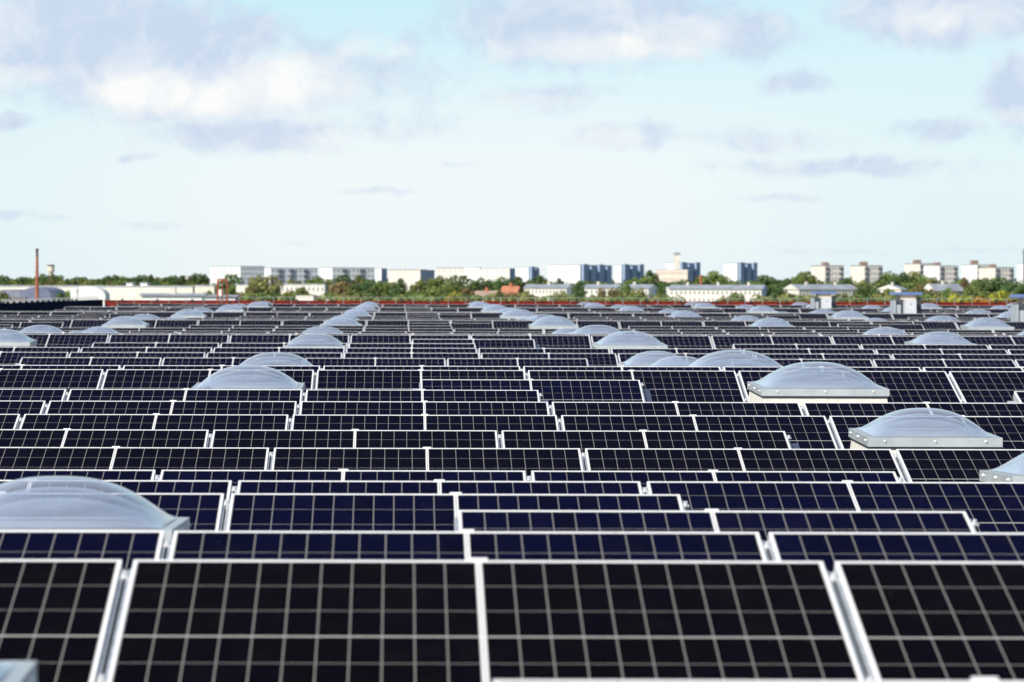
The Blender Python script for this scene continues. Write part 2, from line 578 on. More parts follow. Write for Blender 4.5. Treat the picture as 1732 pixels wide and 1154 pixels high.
# far panels: one mesh, frame + glass + bracket strip
mb = MB()
FF = 0.009
mb.box((-h, 0, -0.035), (h, FF, 0.0), 0, pl)
mb.box((-h, WD - FF, -0.035), (h, WD, 0.0), 0, pl)
mb.box((-h, FF, -0.035), (-h + FF, WD - FF, 0.0), 0, pl)
mb.box((h - FF, FF, -0.035), (h, WD - FF, 0.0), 0, pl)
mb.box((h + 0.001, 0.055, -0.016), (h + 0.0125, WD - 0.03, -0.010), 2, pl)
mb.box((-h - 0.0125, 0.055, -0.016), (-h - 0.001, WD - 0.03, -0.010), 2, pl)
glass_faces(mb, 1, FF)
FARMB = mb
ME_far = mb.mesh('solar_panel', [M_frame, M_glass, M_bracket])

OFF = {0: -.83, 1: -.85, 2: .21, 3: -.80, 4: -.855, 5: -1.384, 6: -.86, 7: -.875, 8: -1.39, 9: -.864, 10: -.855, 11: -.86, 12: .18, 13: -.85}
PREC = {0: -.822, 1: -.822, 2: .222, 22: -1.43, 23: -.882, 24: -.877, 25: -.863, 26: .19, 27: -.885, 37: -.932}


def row_ok(m, a, b):
    """is the place a..b (left/right gap centres) of a row free of skylights?"""
    c = (a + b) / 2
    if m in (2, 12):
        j = round((c - 1.24) / 5.30)
        return abs(c - (1.24 + 5.30 * j)) < 0.4
    if m in (3, 11):
        q = (c - 3.36) % 10.62
        return not (q < 2.0 or q > 10.62 - 2.0)
    if m in (5, 8):
        q = (c - 3.90) % 10.62
        return not (q < 1.0 or q > 10.62 - 1.0)
    return True


panels = []        # (k, m, d, X centre, z roof, row segment start, row segment end)
rows = [(-2, 12, 6.51)] + [(k, k % 14, K0 + PITCH * k) for k in range(0, 85)]
best = 1e9         # sight line: smallest drop per metre seen so far
for (k, m, d) in rows:
    if k > 7 and m in (6, 7):
        continue
    if m == 6:
        continue
    H = ZC - TOPZ - roof_z(d)
    if k == -2:
        slope = 1e9
    slope_here = H / d
    if k >= 0:
        if slope_here > best - 0.00006 and k > 14:
            continue
        best = min(best, slope_here)
    off = PREC.get(k, OFF[m])
    if k == -2:
        off = 0.18
    j0 = int((-14 - off) / PW) - 1
    j1 = int((30 - off) / PW) + 2
    for j in range(j0, j1):
        a, b = off + PW * j, off + PW * (j + 1)
        if a < -13.9 and d > 60:
            continue
        if k == -2 and j != 0:
            continue
        if not row_ok(m, a, b):
            continue
        x0 = CX + F * min(a / d, a / (d - 1.1))
        x1 = CX + F * max(b / d, b / (d - 1.1))
        if x1 < -20 or x0 > 1752:
            continue
        panels.append((k, m, d, (a + b) / 2, roof_z(d) + (0.024 if k == -2 else 0.0), row_ok(m, a - PW, a), row_ok(m, b, b + PW), x0, x1))

row_ids = {}
for p in panels:
    row_ids.setdefault(p[0], len(row_ids) + 1)
BROWN = {0: 1.0, -2: 1.0, 7: .75, 8: .75, 9: .6, 10: .6, 13: .5, 11: .4}  # brown share per row: differing sky reflections put into the cell colour
N_IND = 300
ROWTXT = {-2: 'cut off by the bottom edge of the photo'}
cnt = {}
ind = 0
stuffmb = MB()
for (k, m, d, X, z, nl, nr, x0, x1) in panels:
    cnt[k] = cnt.get(k, 0) + 1
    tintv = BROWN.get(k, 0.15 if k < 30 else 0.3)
    if d < 106 and ind < N_IND:
        ind += 1
        hue = 'brownish-black' if tintv > 0.55 else 'dark navy'
        if k == -2:
            lab = 'solar panel whose white top edge only just enters the bottom of the photo'
        elif k == 0:
            lab = ['', 'leftmost', 'middle', 'rightmost'][min(cnt[k], 3)] + ' large brownish-black solar panel with white cell grid in the frontmost full row'
        else:
            lab = '%s framed solar panel, %s from the left in the %s row from the front' % (hue, nth(cnt[k]), nth(row_ids[k]))
        if d < 60:
            root = bpy.data.objects.new('solar_panel', None)
            root.empty_display_size = 0.2
            COL.objects.link(root)
            root.location = (X, d, z)
            put('frame', ME_frame, root)
            g = put('solar_glass', ME_glass, root)
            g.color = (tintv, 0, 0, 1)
            put('centre_clip', ME_clip, root)
            put('rear_deflector', ME_defl, root)
            put('support_frame', ME_supp, root)
            br = put('side_bracket', ME_brR, root)
            bl = put('side_bracket', ME_brL, root)
            if d < 45:
                for me in ME_boltR:
                    put('bolt', me, br)
                if not nl:
                    put('bolt', ME_boltL[0], bl)
            if not nr:
                put('end_plate', ME_epR, root)
            if not nl:
                put('end_plate', ME_epL, root)
                if k >= 0:
                    put('ballast_block', ME_ball, root)
        else:
            root = put('solar_panel', ME_far, None, (X, d, z))
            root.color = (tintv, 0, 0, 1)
        tag(root, lab, 'solar panel', 'solar panels in rows on the roof')
    else:
        base_i = len(stuffmb.v)
        stuffmb.v += [(x + X, y + d, zz + z) for (x, y, zz) in FARMB.v]
        for fi, f in enumerate(FARMB.f):
            if fi in FARMB.uv:
                stuffmb.uv[len(stuffmb.f)] = FARMB.uv[fi]
            stuffmb.f.append(tuple(i + base_i for i in f))
            stuffmb.mi.append(FARMB.mi[fi])
if stuffmb.f:
    o = put('distant_solar_panels', stuffmb.mesh('distant_solar_panels', [M_frame, M_glass, M_bracket]))
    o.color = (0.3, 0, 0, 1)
    tag(o, 'dense far rows of dark solar panels in front of the red parapet', 'solar panels', None, 'stuff')

# ------------------------------------------------------------------ skylight domes
FT, FH = 0.405, 0.066      # frame top above the roof, frame depth


def dome_surface(a, hgt, z0, n, p=2.5):
    mb = MB()
    g = [-1 + 2 * i / n for i in range(n + 1)]
    for yv in g:
        for xv in g:
            zz = hgt * (1 - abs(xv) ** p) * (1 - abs(yv) ** p)
            mb.v.append((xv * a, yv * a, z0 + zz))
    for j in range(n):
        for i in range(n):
            q = j * (n + 1) + i
            mb.f.append((q, q + 1, q + n + 2, q + n + 1))
            mb.mi.append(0)
    return mb


def ring(mb, o, i, z0, z1, mi=0):
    mb.box((-o, -o, z0), (o, -i, z1), mi)
    mb.box((-o, i, z0), (o, o, z1), mi)
    mb.box((-o, -i, z0), (-i, i, z1), mi)
    mb.box((i, -i, z0), (o, i, z1), mi)


DOME_ME = {}


def dome_meshes(W):
    if W in DOME_ME:
        return DOME_ME[W]
    a = W / 2
    out = {}
    out['dome'] = dome_surface(a - 0.045, 0.182 * W, FT + 0.006, 36).mesh('dome', [M_dome], True)
    out['inner_dome'] = dome_surface(a - 0.070, 0.140 * W, FT + 0.004, 28, 2.3).mesh('inner_dome', [M_inner], True)
    out['lower_dome'] = dome_surface(a - 0.095, 0.098 * W, FT + 0.002, 28, 2.2).mesh('lower_dome', [M_inner], True)
    mb = MB()
    ring(mb, a, a - 0.004, FT - FH, FT)                      # galvanised skirt
    ring(mb, a - 0.0045, a - 0.075, FT - 0.007, FT - 0.001)  # top flange
    out['frame'] = mb.mesh('frame', [M_galv])
    mb = MB()
    ring(mb, a - 0.012, a - 0.05, FT - FH - 0.020, FT - FH - 0.002)
    out['gasket'] = mb.mesh('gasket', [M_ductdark])
    mb = MB()
    o, i = a - 0.028, a - 0.10
    zt = FT - 0.010
    zb = -0.02
    for (s0, s1) in ((0, 1), (1, 2), (2, 3), (3, 0)):
        cs = [(-1, -1), (1, -1), (1, 1), (-1, 1)]
        p, q = cs[s0], cs[s1]
        fo = 0.05
        mb.hexa([(p[0] * (o + fo), p[1] * (o + fo), zb), (q[0] * (o + fo), q[1] * (o + fo), zb), (q[0] * i, q[1] * i, zb), (p[0] * i, p[1] * i, zb),
                 (p[0] * o, p[1] * o, zt), (q[0] * o, q[1] * o, zt), (q[0] * i, q[1] * i, zt), (p[0] * i, p[1] * i, zt)])
    out['curb'] = mb.mesh('curb', [M_curb])
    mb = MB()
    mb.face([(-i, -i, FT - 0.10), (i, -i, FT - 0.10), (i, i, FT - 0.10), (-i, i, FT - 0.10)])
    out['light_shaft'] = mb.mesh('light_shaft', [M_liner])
    # screws with washers, one mesh each so they can be copied
    mb = MB()
    n = 10
    def cap(r, y0, y1, zc=0.0):
        bot = [(r * math.cos(2 * math.pi * k / n), y0, zc + r * math.sin(2 * math.pi * k / n)) for k in range(n)]
        top = [(0.8 * r * math.cos(2 * math.pi * k / n), y1, zc + 0.8 * r * math.sin(2 * math.pi * k / n)) for k in range(n)]
        for k in range(n):
            mb.face([bot[k], bot[(k + 1) % n], top[(k + 1) % n], top[k]])
        mb.face(top)
    cap(0.011, 0.0, -0.004)
    cap(0.0065, -0.0041, -0.012)
    out['bolt'] = mb.mesh('bolt', [M_bolt])
    DOME_ME[W] = out
    return out


def skylight(X, dfront, W, label, near):
    me = dome_meshes(W)
    yc = dfront + W / 2
    root = bpy.data.objects.new('skylight_dome', None)
    root.empty_display_size = 0.2
    COL.objects.link(root)
    root.location = (X, yc, roof_z(yc))
    # the curb follows the fall of the roof a little
    slope = (roof_z(yc + 0.5) - roof_z(yc - 0.5))
    root.rotation_euler = (math.atan(slope), 0, 0)
    put('dome', me['dome'], root)
    put('inner_dome', me['inner_dome'], root)
    put('lower_dome', me['lower_dome'], root)
    fr = put('frame', me['frame'], root)
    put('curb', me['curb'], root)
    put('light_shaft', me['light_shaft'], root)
    if near:
        put('gasket', me['gasket'], root)
        a = W / 2
        for q in (-0.375, 0.0, 0.375):
            put('bolt', me['bolt'], fr, (q * W, -a, FT - 0.026))
            put('bolt', me['bolt'], fr, (-a, q * W, FT - 0.026), R(-90))
            put('bolt', me['bolt'], fr, (a, q * W, FT - 0.026), R(90))
    tag(root, label, 'skylight', 'skylight domes between the solar panels')
    return root


NEAR_DOMES = [  # X, front depth, width, label
    (-1.34, 6.14, 1.0, 'skylight with only its blue-lit frame corner showing at the bottom left corner'),
    (-1.35, 11.6, 0.98, 'large blurred skylight dome on a galvanised frame, cut off by the left edge'),
    (-1.415, 28.2, 1.02, 'clear skylight dome standing left of centre, nearest whole one of its column'),
    (-1.39, 34.0, 0.98, 'clear skylight dome directly behind the nearest whole one left of centre'),
    (3.93, 28.4, 1.18, 'big clear skylight dome on a cream curb, right of centre, bolted galvanised frame'),
    (3.77, 34.0, 1.18, 'big clear skylight dome half hidden behind the cream-curbed one right of centre'),
    (3.90, 22.4, 0.98, 'clear skylight dome on wide galvanised frame, nearer the camera than the cream-curbed one'),
    (4.06, 17.8, 1.02, 'skylight dome cut off by the right edge in the nearest third'),
    (3.75, 44.5, 1.02, 'skylight dome with bolted grey frame left of two overlapping big domes'),
    (3.78, 41.0, 0.98, 'small skylight dome peeping between the grey-framed dome and the big one'),
    (-1.41, 50.5, 1.02, 'skylight dome with pale frame, third whole one up the column left of centre'),
    (-1.45, 57.0, 0.98, 'skylight dome overlapped by the third one up the column left of centre'),
    (3.85, 51.0, 1.18, 'big skylight dome on tall bolted grey frame, third big one right of centre'),
    (3.70, 57.0, 1.18, 'big skylight dome behind the tall bolted grey frame, right of centre'),
]
for (X, dfr, W, lab) in NEAR_DOMES:
    skylight(X, dfr, W, lab, dfr < 60)
COLS = [(-6.75, 1.08, True, 'on the far left'), (-1.46, 1.02, False, 'just left of centre'), (3.80, 1.18, True, 'right of centre'),
        (9.15, 1.05, False, 'right of the big-dome column'), (14.40, 1.12, True, 'right of the middle'),
        (19.70, 1.12, False, 'towards the right edge'), (25.0, 1.12, True, 'in the far right corner'), (30.3, 1.12, False, 'at far right')]
for (X, W, small, where) in COLS:
    seq = []
    for r in range(0, 7):
        ridge = RIDGE0 + PERIOD * r
        for (o, ww) in ((-9.4, 0.98), (-3.4, W), (2.5, W), (9.2, 0.98)):
            if abs(o) > 5 and not small:
                continue
            dd = ridge + o
            if dd > 153 or dd < 38:
                continue
            if abs(X + 1.46) < .1 and dd < 62:
                continue
            if abs(X - 3.80) < .1 and dd < 62:
                continue
            xl, xr = CX + F * (X - ww / 2) / dd, CX + F * (X + ww / 2) / dd
            if xr < 3 or xl > 1728:
                continue
            seq.append((dd, ww))
    for i, (dd, ww) in enumerate(seq):
        big = 'low' if ww < 1.0 else 'bluish'
        if len(seq) == 1:
            lab = 'bluish skylight dome %s, the only one of its column in view' % where
        else:
            lab = '%s skylight dome, %s from the front in the column %s' % (big, nth(i + 1), where)
        skylight(X + random.uniform(-.05, .05), dd, ww, lab, False)

# ------------------------------------------------------------------ roof edge: red parapet, rails, ladder cage, ventilation units
DP = 155.0
root = bpy.data.objects.new('parapet_wall', None)
COL.objects.link(root)
root.location = (0, DP, -0.2)
mb = MB()
ztop = ZC - 0.625 + 0.2
mb.box((-14.9, 0, -0.1), (60, 0.3, ztop - 0.04))
mb.box((-14.95, -0.04, ztop - 0.04), (60, 0.36, ztop))
put('red_coping', mb.mesh('red_coping', [M_red]), root)
mb = MB()
mb.box((-0.05, -0.11, 0), (0.05, -0.045, 0.13))
me_b = mb.mesh('anchor_bracket', [M_black])
for i in range(32):
    put('anchor_bracket', me_b, root, (-14.0 + 1.76 * i, 0, ztop - 0.06))
tag(root, 'long low red painted parapet along the far edge of the roof', 'parapet')

root = bpy.data.objects.new('guard_rail', None)
COL.objects.link(root)
root.location = (0, DP + 0.05, ztop - 0.2)
mb = MB()
mb.box((-14.6, -0.010, 0.152), (60, 0.010, 0.168))
put('top_rail', mb.mesh('top_rail', [M_rail]), root)
mb = MB()
mb.box((-0.010, -0.010, -0.16), (0.010, 0.010, 0.150))
me_p = mb.mesh('post', [M_rail])
for i in range(64):
    put('post', me_p, root, (-14.3 + 0.88 * i, -0.10 if False else -0.115, 0))
tag(root, 'thin pale steel guard rail on short posts above the red parapet', 'railing')

root = bpy.data.objects.new('edge_wall', None)
COL.objects.link(root)
root.location = (-15.1, 60, -0.35)
mb = MB()
mb.box((-0.12, 0, 0), (0.12, 94.9, ZC - 0.60 + 0.35))
put('dark_cladding', mb.mesh('dark_cladding', [M_darkwall]), root)
mb = MB()
mb.box((-0.022, -0.022, 0), (0.022, 0.022, 0.14))
mb.box((-0.032, -0.032, 0.14), (0.032, 0.032, 0.16))
me_p = mb.mesh('post', [M_rail])
mb = MB()
mb.lathe([(0.08, 0), (0.09, 0.04), (0.05, 0.07)], 8)
me_k = mb.mesh('cap', [M_black])
for i in range(50):
    put('post', me_p, root, (0, 46 + 0.97 * i, ZC - 0.60 + 0.35))
    if i % 2 == 0 and i < 40:
        put('cap', me_k, root, (0.0, 46.45 + 0.97 * i, ZC - 0.60 + 0.35))
tag(root, 'dark blue roof edge wall with a row of short pale posts at far left', 'wall')

# orange ladder cage
dl = DP - 0.6
x0, x1 = PX(367.5, dl), PX(383.5, dl)
root = bpy.data.objects.new('ladder_cage', None)
COL.objects.link(root)
root.location = ((x0 + x1) / 2, dl, roof_z(dl))
hw = (x1 - x0) / 2
zt = PZ(472.5, dl, 375) - roof_z(dl)
mb = MB()
for sx in (-hw, hw):
    for sy in (0, 0.45):
        mb.box((sx - 0.025, sy - 0.025, 0), (sx + 0.025, sy + 0.025, zt - (0.1 if sy == 0 else 0.0)))
mb.box((-0.03, 0.2, 0), (0.02, 0.25, zt))
put('upright', mb.mesh('upright', [M_orange]), root)
mb = MB()
for sx in (-hw, hw):
    mb.hexa([(sx - .02, -.02, zt - .12), (sx + .02, -.02, zt - .12), (sx + .02, .47, zt - .02), (sx - .02, .47, zt - .02),
             (sx - .02, -.02, zt - .07), (sx + .02, -.02, zt - .07), (sx + .02, .47, zt + .03), (sx - .02, .47, zt + .03)])
mb.box((-hw, 0.43, zt - .02), (hw, 0.47, zt + .03))
mb.box((-hw, -0.02, zt - .12), (hw, 0.02, zt - .07))
put('top_hoop', mb.mesh('top_hoop', [M_orange]), root)
mb = MB()
for i in range(3):
    mb.box((-hw + .026, -0.015, 0.3 + 0.22 * i), (hw - .026, 0.015, 0.33 + 0.22 * i))
put('rungs', mb.mesh('rungs', [M_red]), root)
tag(root, 'rusty orange steel ladder cage standing at the red parapet', 'ladder')


# ventilation units
def vent_unit(px0, px1, ytop, d, label):
    X0, X1 = PX(px0, d), PX(px1, d)
    wd = X1 - X0
    zb = roof_z(d)
    ht = PZ(ytop, d, px0) - zb
    root = bpy.data.objects.new('ventilation_unit', None)
    COL.objects.link(root)
    root.location = ((X0 + X1) / 2, d, zb)
    a = wd / 2
    mb = MB()
    mb.box((-a * .86, 0.05, 0.25), (a * .86, 0.95, ht * .80))
    put('casing', mb.mesh('casing', [M_ductdark]), root)
    mb = MB()
    mb.hexa([(-a * 1.02, -.1, ht * .93), (a * 1.02, -.1, ht * .93), (a * 1.02, 1.05, ht * .93), (-a * 1.02, 1.05, ht * .93),
             (-a * .96, -.05, ht), (a * .96, -.05, ht), (a * .96, 1.0, ht), (-a * .96, 1.0, ht)])
    put('hood', mb.mesh('hood', [M_bluehood]), root)
    mb = MB()
    mb.box((-a * .52, 0.02, ht * .80), (a * .55, 0.9, ht * .93))
    put('collar', mb.mesh('collar', [M_cream]), root)
    mb = MB()
    mb.box((-a * .98, -0.02, 0.1), (-a * .865, 0.9, ht * .78))
    mb.box((-a * .80, -0.03, 0.22), (-a * .52, 0.045, ht * .66))
    put('side_panel', mb.mesh('side_panel', [M_bracket]), root)
    mb = MB()
    mb.box((-a * .33, -0.32, 0.12), (a * .48, 0.045, ht * .80))
    cb = put('control_cabinet', mb.mesh('control_cabinet', [M_white]), root)
    mb = MB()
    mb.lathe([(0.022, 0), (0.022, 0.012)], 10)
    kn = put('lock', mb.mesh('lock', [M_black]), cb, (a * .1, -0.32, ht * .68))
    kn.rotation_euler = (R(90), 0, 0)
    mb = MB()
    for sx in (-.8, .8):
        for sy in (.1, .9):
            mb.box((sx * a - .03, sy - .03, 0), (sx * a + .03, sy + .03, .249))
    put('feet', mb.mesh('feet', [M_galv]), root)
    mb = MB()
    mb.box((a * .865, -0.02, 0.1), (a * .93, 0.9, ht * .86))
    put('corner_duct', mb.mesh('corner_duct', [M_ductdark]), root)
    tag(root, label, 'ventilation unit', 'roof ventilation units on the right')


vent_unit(1375, 1415, 493.5, 133, 'farthest rooftop ventilation unit with white cabinet and blue hood')
vent_unit(1512, 1560, 494.5, 110, 'middle rooftop ventilation unit with white cabinet under a flat blue hood')
vent_unit(1719, 1775, 498, 89, 'nearest rooftop ventilation unit, cut off by the right edge of the photo')

# ------------------------------------------------------------------ the town
WALLS = {}


def wall(c):
    if c not in WALLS:
        WALLS[c] = mat('rendered_wall', c, 0.85, 0, 0.2, 0.07, 0.25)
    return WALLS[c]


M_win = mat('window_glass', (0.05, 0.065, 0.09), 0.15, 0, 0.5)
M_win2 = mat('pale_window_glass', (0.30, 0.32, 0.35), 0.2, 0, 0.5)  # paler copy of the window glass, light on bright facades put into its colour
M_win3 = mat('sunlit_panel_joint', (0.50, 0.47, 0.44), 0.5, 0, 0.3)  # palest window copy, sunlight put into its colour
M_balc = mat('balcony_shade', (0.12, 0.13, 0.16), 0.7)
M_tin = mat('grey_tin_roof', (0.40, 0.43, 0.47), 0.5, 0.3, 0.4, 0.15, 0.3)
M_tar = mat('bitumen_roof', (0.18, 0.17, 0.17), 0.9)
M_brick = mat('red_brick', (0.36, 0.125, 0.075), 0.85, 0, 0.3, 0.25, 0.8)
M_brickdark = mat('sooty_brick', (0.09, 0.06, 0.055), 0.9, 0, 0.3, 0.25, 0.8)
mbx = MB()
mbx.box((-0.5, -0.5, -0.5), (0.5, 0.5, 0.5))
ME_win = mbx.mesh('window', [M_win])
ME_win2 = mbx.mesh('window', [M_win2])
ME_win3 = mbx.mesh('window', [M_win3])
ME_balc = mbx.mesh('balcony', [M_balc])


def block(label, p0, pm, p1, ytop, d, r, cl, cr, cat='apartment block', winl=None, winr=None, roof='flat', hut=None, balc=None,
          group=None, name='apartment_block', roofm=None, roofh=None, bays=0):
    """rectangular building: left face runs p0..pm and right face pm..p1 in the photo, nearest corner at pm"""
    r = R(r)
    X = PX(pm, d)
    zt = PZ(ytop, d, pm)
    a = max(2.0, (pm - p0) * d / F / math.cos(r))
    b = max(2.0, (p1 - pm) * d / F / max(0.15, math.sin(r)))
    root = bpy.data.objects.new(name, None)
    COL.objects.link(root)
    root.location = (X, d, GROUND)
    root.rotation_euler = (0, 0, -r)
    hgt = zt - GROUND
    rh = 0.0
    if roof == 'gable':
        rh = roofh or 2.0
    ph = 0.5 if d > 700 else 0.08
    hw = hgt - rh - (ph if roof == 'flat' else 0)
    mb = MB()
    mb.face([(-a, 0, 0), (0, 0, 0), (0, 0, hw), (-a, 0, hw)], 0)
    mb.face([(0, 0, 0), (0, b, 0), (0, b, hw), (0, 0, hw)], 1)
    mb.face([(0, b, 0), (-a, b, 0), (-a, b, hw), (0, b, hw)], 0)
    mb.face([(-a, b, 0), (-a, 0, 0), (-a, 0, hw), (-a, b, hw)], 1)
    mb.face([(-a, 0, hw), (0, 0, hw), (0, b, hw), (-a, b, hw)], 1)
    put('wall', mb.mesh('wall', [wall(cl), wall(cr)]), root)
    if roof == 'flat':
        mb = MB()
        for (q0, q1) in (((-a - .15, -.15), (.15, .25)), ((-a - .15, b - .25), (.15, b + .15)), ((-a - .15, .25), (-a + .25, b - .25)), ((-.25, .25), (.15, b - .25))):
            mb.box((q0[0], q0[1], hw + .02), (q1[0], q1[1], hw + ph))
        put('roof_parapet', mb.mesh('roof_parapet', [M_tin if cl[0] > .7 else M_tar]), root)
    elif roof == 'gable':
        mb = MB()
        e = 0.5
        if a >= b:      # ridge along the left face
            A, B_, C_, D_ = (-a - e, -e, hw), (e, -e, hw), (e, b + e, hw), (-a - e, b + e, hw)
            E, G = (-a - e, b / 2, hw + rh), (e, b / 2, hw + rh)
            mb.face([A, B_, G, E]); mb.face([C_, D_, E, G])
            mb.face([B_, C_, G], 1); mb.face([D_, A, E], 1)
            mb.face([D_, C_, B_, A], 1)
        else:
            A, B_, C_, D_ = (-a - e, -e, hw), (e, -e, hw), (e, b + e, hw), (-a - e, b + e, hw)
            E, G = (-a / 2, -e, hw + rh), (-a / 2, b + e, hw + rh)
            mb.face([B_, C_, G, E]); mb.face([D_, A, E, G])
            mb.face([A, B_, E], 1); mb.face([C_, D_, G], 1)
            mb.face([D_, C_, B_, A], 1)
        ro = put('roof', mb.mesh('roof', [roofm or M_tin, wall(cl if a < b else cr)]), root)
        nch = max(1, int(max(a, b) / 11))
        mbc = MB()
        mbc.box((-.45, -.45, -1.2), (.45, .45, 1.0))
        mec = mbc.mesh('chimney', [M_brick if roofm else wall((.62, .58, .52))])
        for i in range(nch):
            t = (i + .5) / nch
            if a >= b:
                put('chimney', mec, ro, (-a * t, b / 2, hw + rh))
            else:
                put('chimney', mec, ro, (-a / 2, b * t, hw + rh))
    if hut:
        mb = MB()
        for (u, wdt, hh) in hut:
            xx = -a * .45
            mb.box((xx - 1.6, b * u - wdt * .32, hw + .03), (xx + 1.6, b * u + wdt * .32, hw + hh * .85))
        put('roof_hut', mb.mesh('roof_hut', [wall((.30, .22, .19))]), root)
    if winl:
        nf, nc = winl
        for f in range(nf):
            for c in range(nc):
                zz = hw * (f + .55) / nf
                put('window', ME_win3 if d > 2000 else ME_win2, root, (-a * (c + .5) / nc, -0.03, zz), 0, (a / nc * .40, .12, hw / nf * .45))
    if winr:
        nf, nc = winr
        for f in range(nf):
            for c in range(nc):
                zz = hw * (f + .55) / nf
                put('window', ME_win if cr[2] < .5 else ME_win2, root, (0.03, b * (c + .5) / nc, zz), 0, (.12, b / nc * .48, hw / nf * .44))
    if balc:
        nf, us, wdt = balc
        for u in us:
            for f in range(nf):
                zz = hw * (f + .5) / nf
                bo = put('balcony', ME_balc, root, (0.45, b * u, zz), 0, (.8, wdt, hw / nf * .62))
    if bays:
        mbb = MB()
        bw = b / (bays * 2)
        for i in range(bays):
            mbb.box((0.01, b * (i + .12) / bays, 0), (2.2, b * (i + .12) / bays + bw * 1.1, hw + (1.0 if i % 2 == 0 else -0.6)))
        put('stair_bay', mbb.mesh('stair_bay', [wall(cr)]), root)
    tag(root, label, cat, group)
    return root


W1, W2, CR, GR, BL = (.80, .80, .80), (.70, .66, .59), (.72, .65, .56), (.66, .68, .72), (.28, .36, .50)  # BL: blue shade of the side faces put into the wall colour
PK = (.74, .60, .50)
CT = (.74, .68, .63)
DT = 2200
G1 = 'apartment blocks on the skyline'
block('broad white apartment block farthest left on the skyline', 350.6, 406.5, 446, 450, DT, 56, W1, GR, winl=(8, 5), winr=(8, 9), group=G1)
block('pale grey slab block with balconies right of the broad white block', 443, 458, 536, 453, DT + 60, 60, W1, GR, winr=(7, 12), balc=(7, (.2, .45, .75), 3.5), group=G1)
block('pale grey slab block with white end wall above a bronze tree', 541, 562, 633, 452.5, DT, 60, W1, GR, winr=(7, 11), balc=(7, (.3, .7), 3.5), group=G1)
block('narrow tower with white left face and blue shaded right face beside grey slab', 635, 645, 654.5, 454, DT + 40, 38, W1, BL, winr=(7, 3), group=G1)
block('cream apartment slab with blue shaded end under the thin mast', 657, 711, 723, 456, DT + 20, 32, W2, BL, winl=(7, 9), winr=(7, 3), group=G1)
block('small blue shaded block tucked behind the cream slab', 716, 719, 735, 457, DT + 260, 34, GR, BL, winr=(7, 3), group=G1)
block('cream slab block, left third of the long staggered row behind trees', 738, 784, 787, 453.0, DT + 120, 26, W2, BL, winl=(7, 5), group=G1)
block('taller white slab block in the middle of the long staggered row behind trees', 785, 811, 814, 452.4, DT + 90, 26, W1, BL, winl=(7, 3), group=G1)
block('cream slab block with blue end, right third of the long staggered row', 812, 862, 872, 454.0, DT + 60, 26, (.74, .71, .66), BL, winl=(7, 6), group=G1)
block('white tower with blue shaded side right of the long cream slab', 872.5, 894, 912, 452, DT, 34, W1, BL, bays=2, winr=(7, 4), group=G1)
block('bright white wide block with stepped blue shaded facade near mid photo', 928, 981, 1041, 448, DT - 60, 33, W1, BL, bays=4, winr=(8, 8), group=G1)
block('white-ended block with three blue shaded stair bays left of the pink building', 1040, 1051, 1094, 448, DT + 90, 36, W1, BL, bays=3, winr=(8, 6), group=G1)
block('white block with blue shaded side behind the pink striped building', 1128, 1148, 1190, 444.5, DT, 34, W1, BL, bays=3, winr=(8, 6), group=G1)
block('solitary white tower with three blue shaded bays right of centre', 1226, 1247, 1287, 445, DT, 33, W1, BL, bays=3, winr=(9, 6), group=G1)
BT = (8, (.12, .88), 2.6)
block('cream tower with dark balconies left of its twin, above the long low house', 1377, 1395, 1429.5, 449, DT - 100, 66, W2, CT, winr=(8, 6), balc=BT, hut=[(.35, 7, 3.2)], group=G1)
block('cream tower with dark balconies, right-hand one of the two separate twins', 1444, 1462, 1495, 449, DT - 100, 66, W2, CT, winr=(8, 6), balc=BT, hut=[(.3, 8, 3.6)], group=G1)
block('cream tower rear half of the stepped pair above the leafy mound', 1537, 1556, 1580, 445.5, DT + 10, 66, W2, CT, winr=(8, 5), balc=(8, (.15,), 3), hut=[(.3, 8, 3.6)], group=G1)
block('cream tower front half of the stepped pair above the leafy mound', 1569.5, 1589, 1623, 449, DT - 100, 66, W1, CT, winr=(8, 6), balc=BT, hut=[(.25, 7, 3.0)], group=G1)
block('white tower rear half of the stepped pair near the right edge', 1634, 1653, 1674, 447.5, DT + 10, 66, W1, CT, winr=(8, 5), balc=(8, (.15,), 3), hut=[(.35, 8, 4.2)], group=G1)
block('cream tower front half of the stepped pair near the right edge', 1663.5, 1683, 1718, 452, DT - 100, 66, W2, CT, winr=(8, 6), balc=BT, hut=[(.25, 7, 3.0)], group=G1)
block('white tower of which only a sliver shows at the right edge', 1729.5, 1750, 1775, 445, DT, 66, W1, CT, group=G1)
# pink building, its white stack
block('pinkish cream hospital-like block with orange stripes, right of centre', 1110, 1163, 1170, 456, 1950, 22, PK, BL, winl=(6, 12), group=None)
for (p0, p1, yt, yb) in ():
    pass
dS = DT - 40
mb = MB()
wS = 9.0 * dS / F
mb.box((-wS / 2, 0, 0), (wS / 2, wS, PZ(431, dS, 1145) - GROUND))
rt = bpy.data.objects.new('stair_tower', None)
COL.objects.link(rt)
rt.location = (PX(1145.5, dS), dS, GROUND)
put('shaft', mb.mesh('shaft', [wall(W2)]), rt)
mb = MB()
zq = PZ(431, dS, 1145) - GROUND
mb.box((-wS / 2 - .4, -.4, zq + .02), (wS / 2 + .4, wS + .4, zq + 1.7))
put('cap', mb.mesh('cap', [M_tin]), rt)
tag(rt, 'square pale tower rising highest above the pink striped building', 'tower')
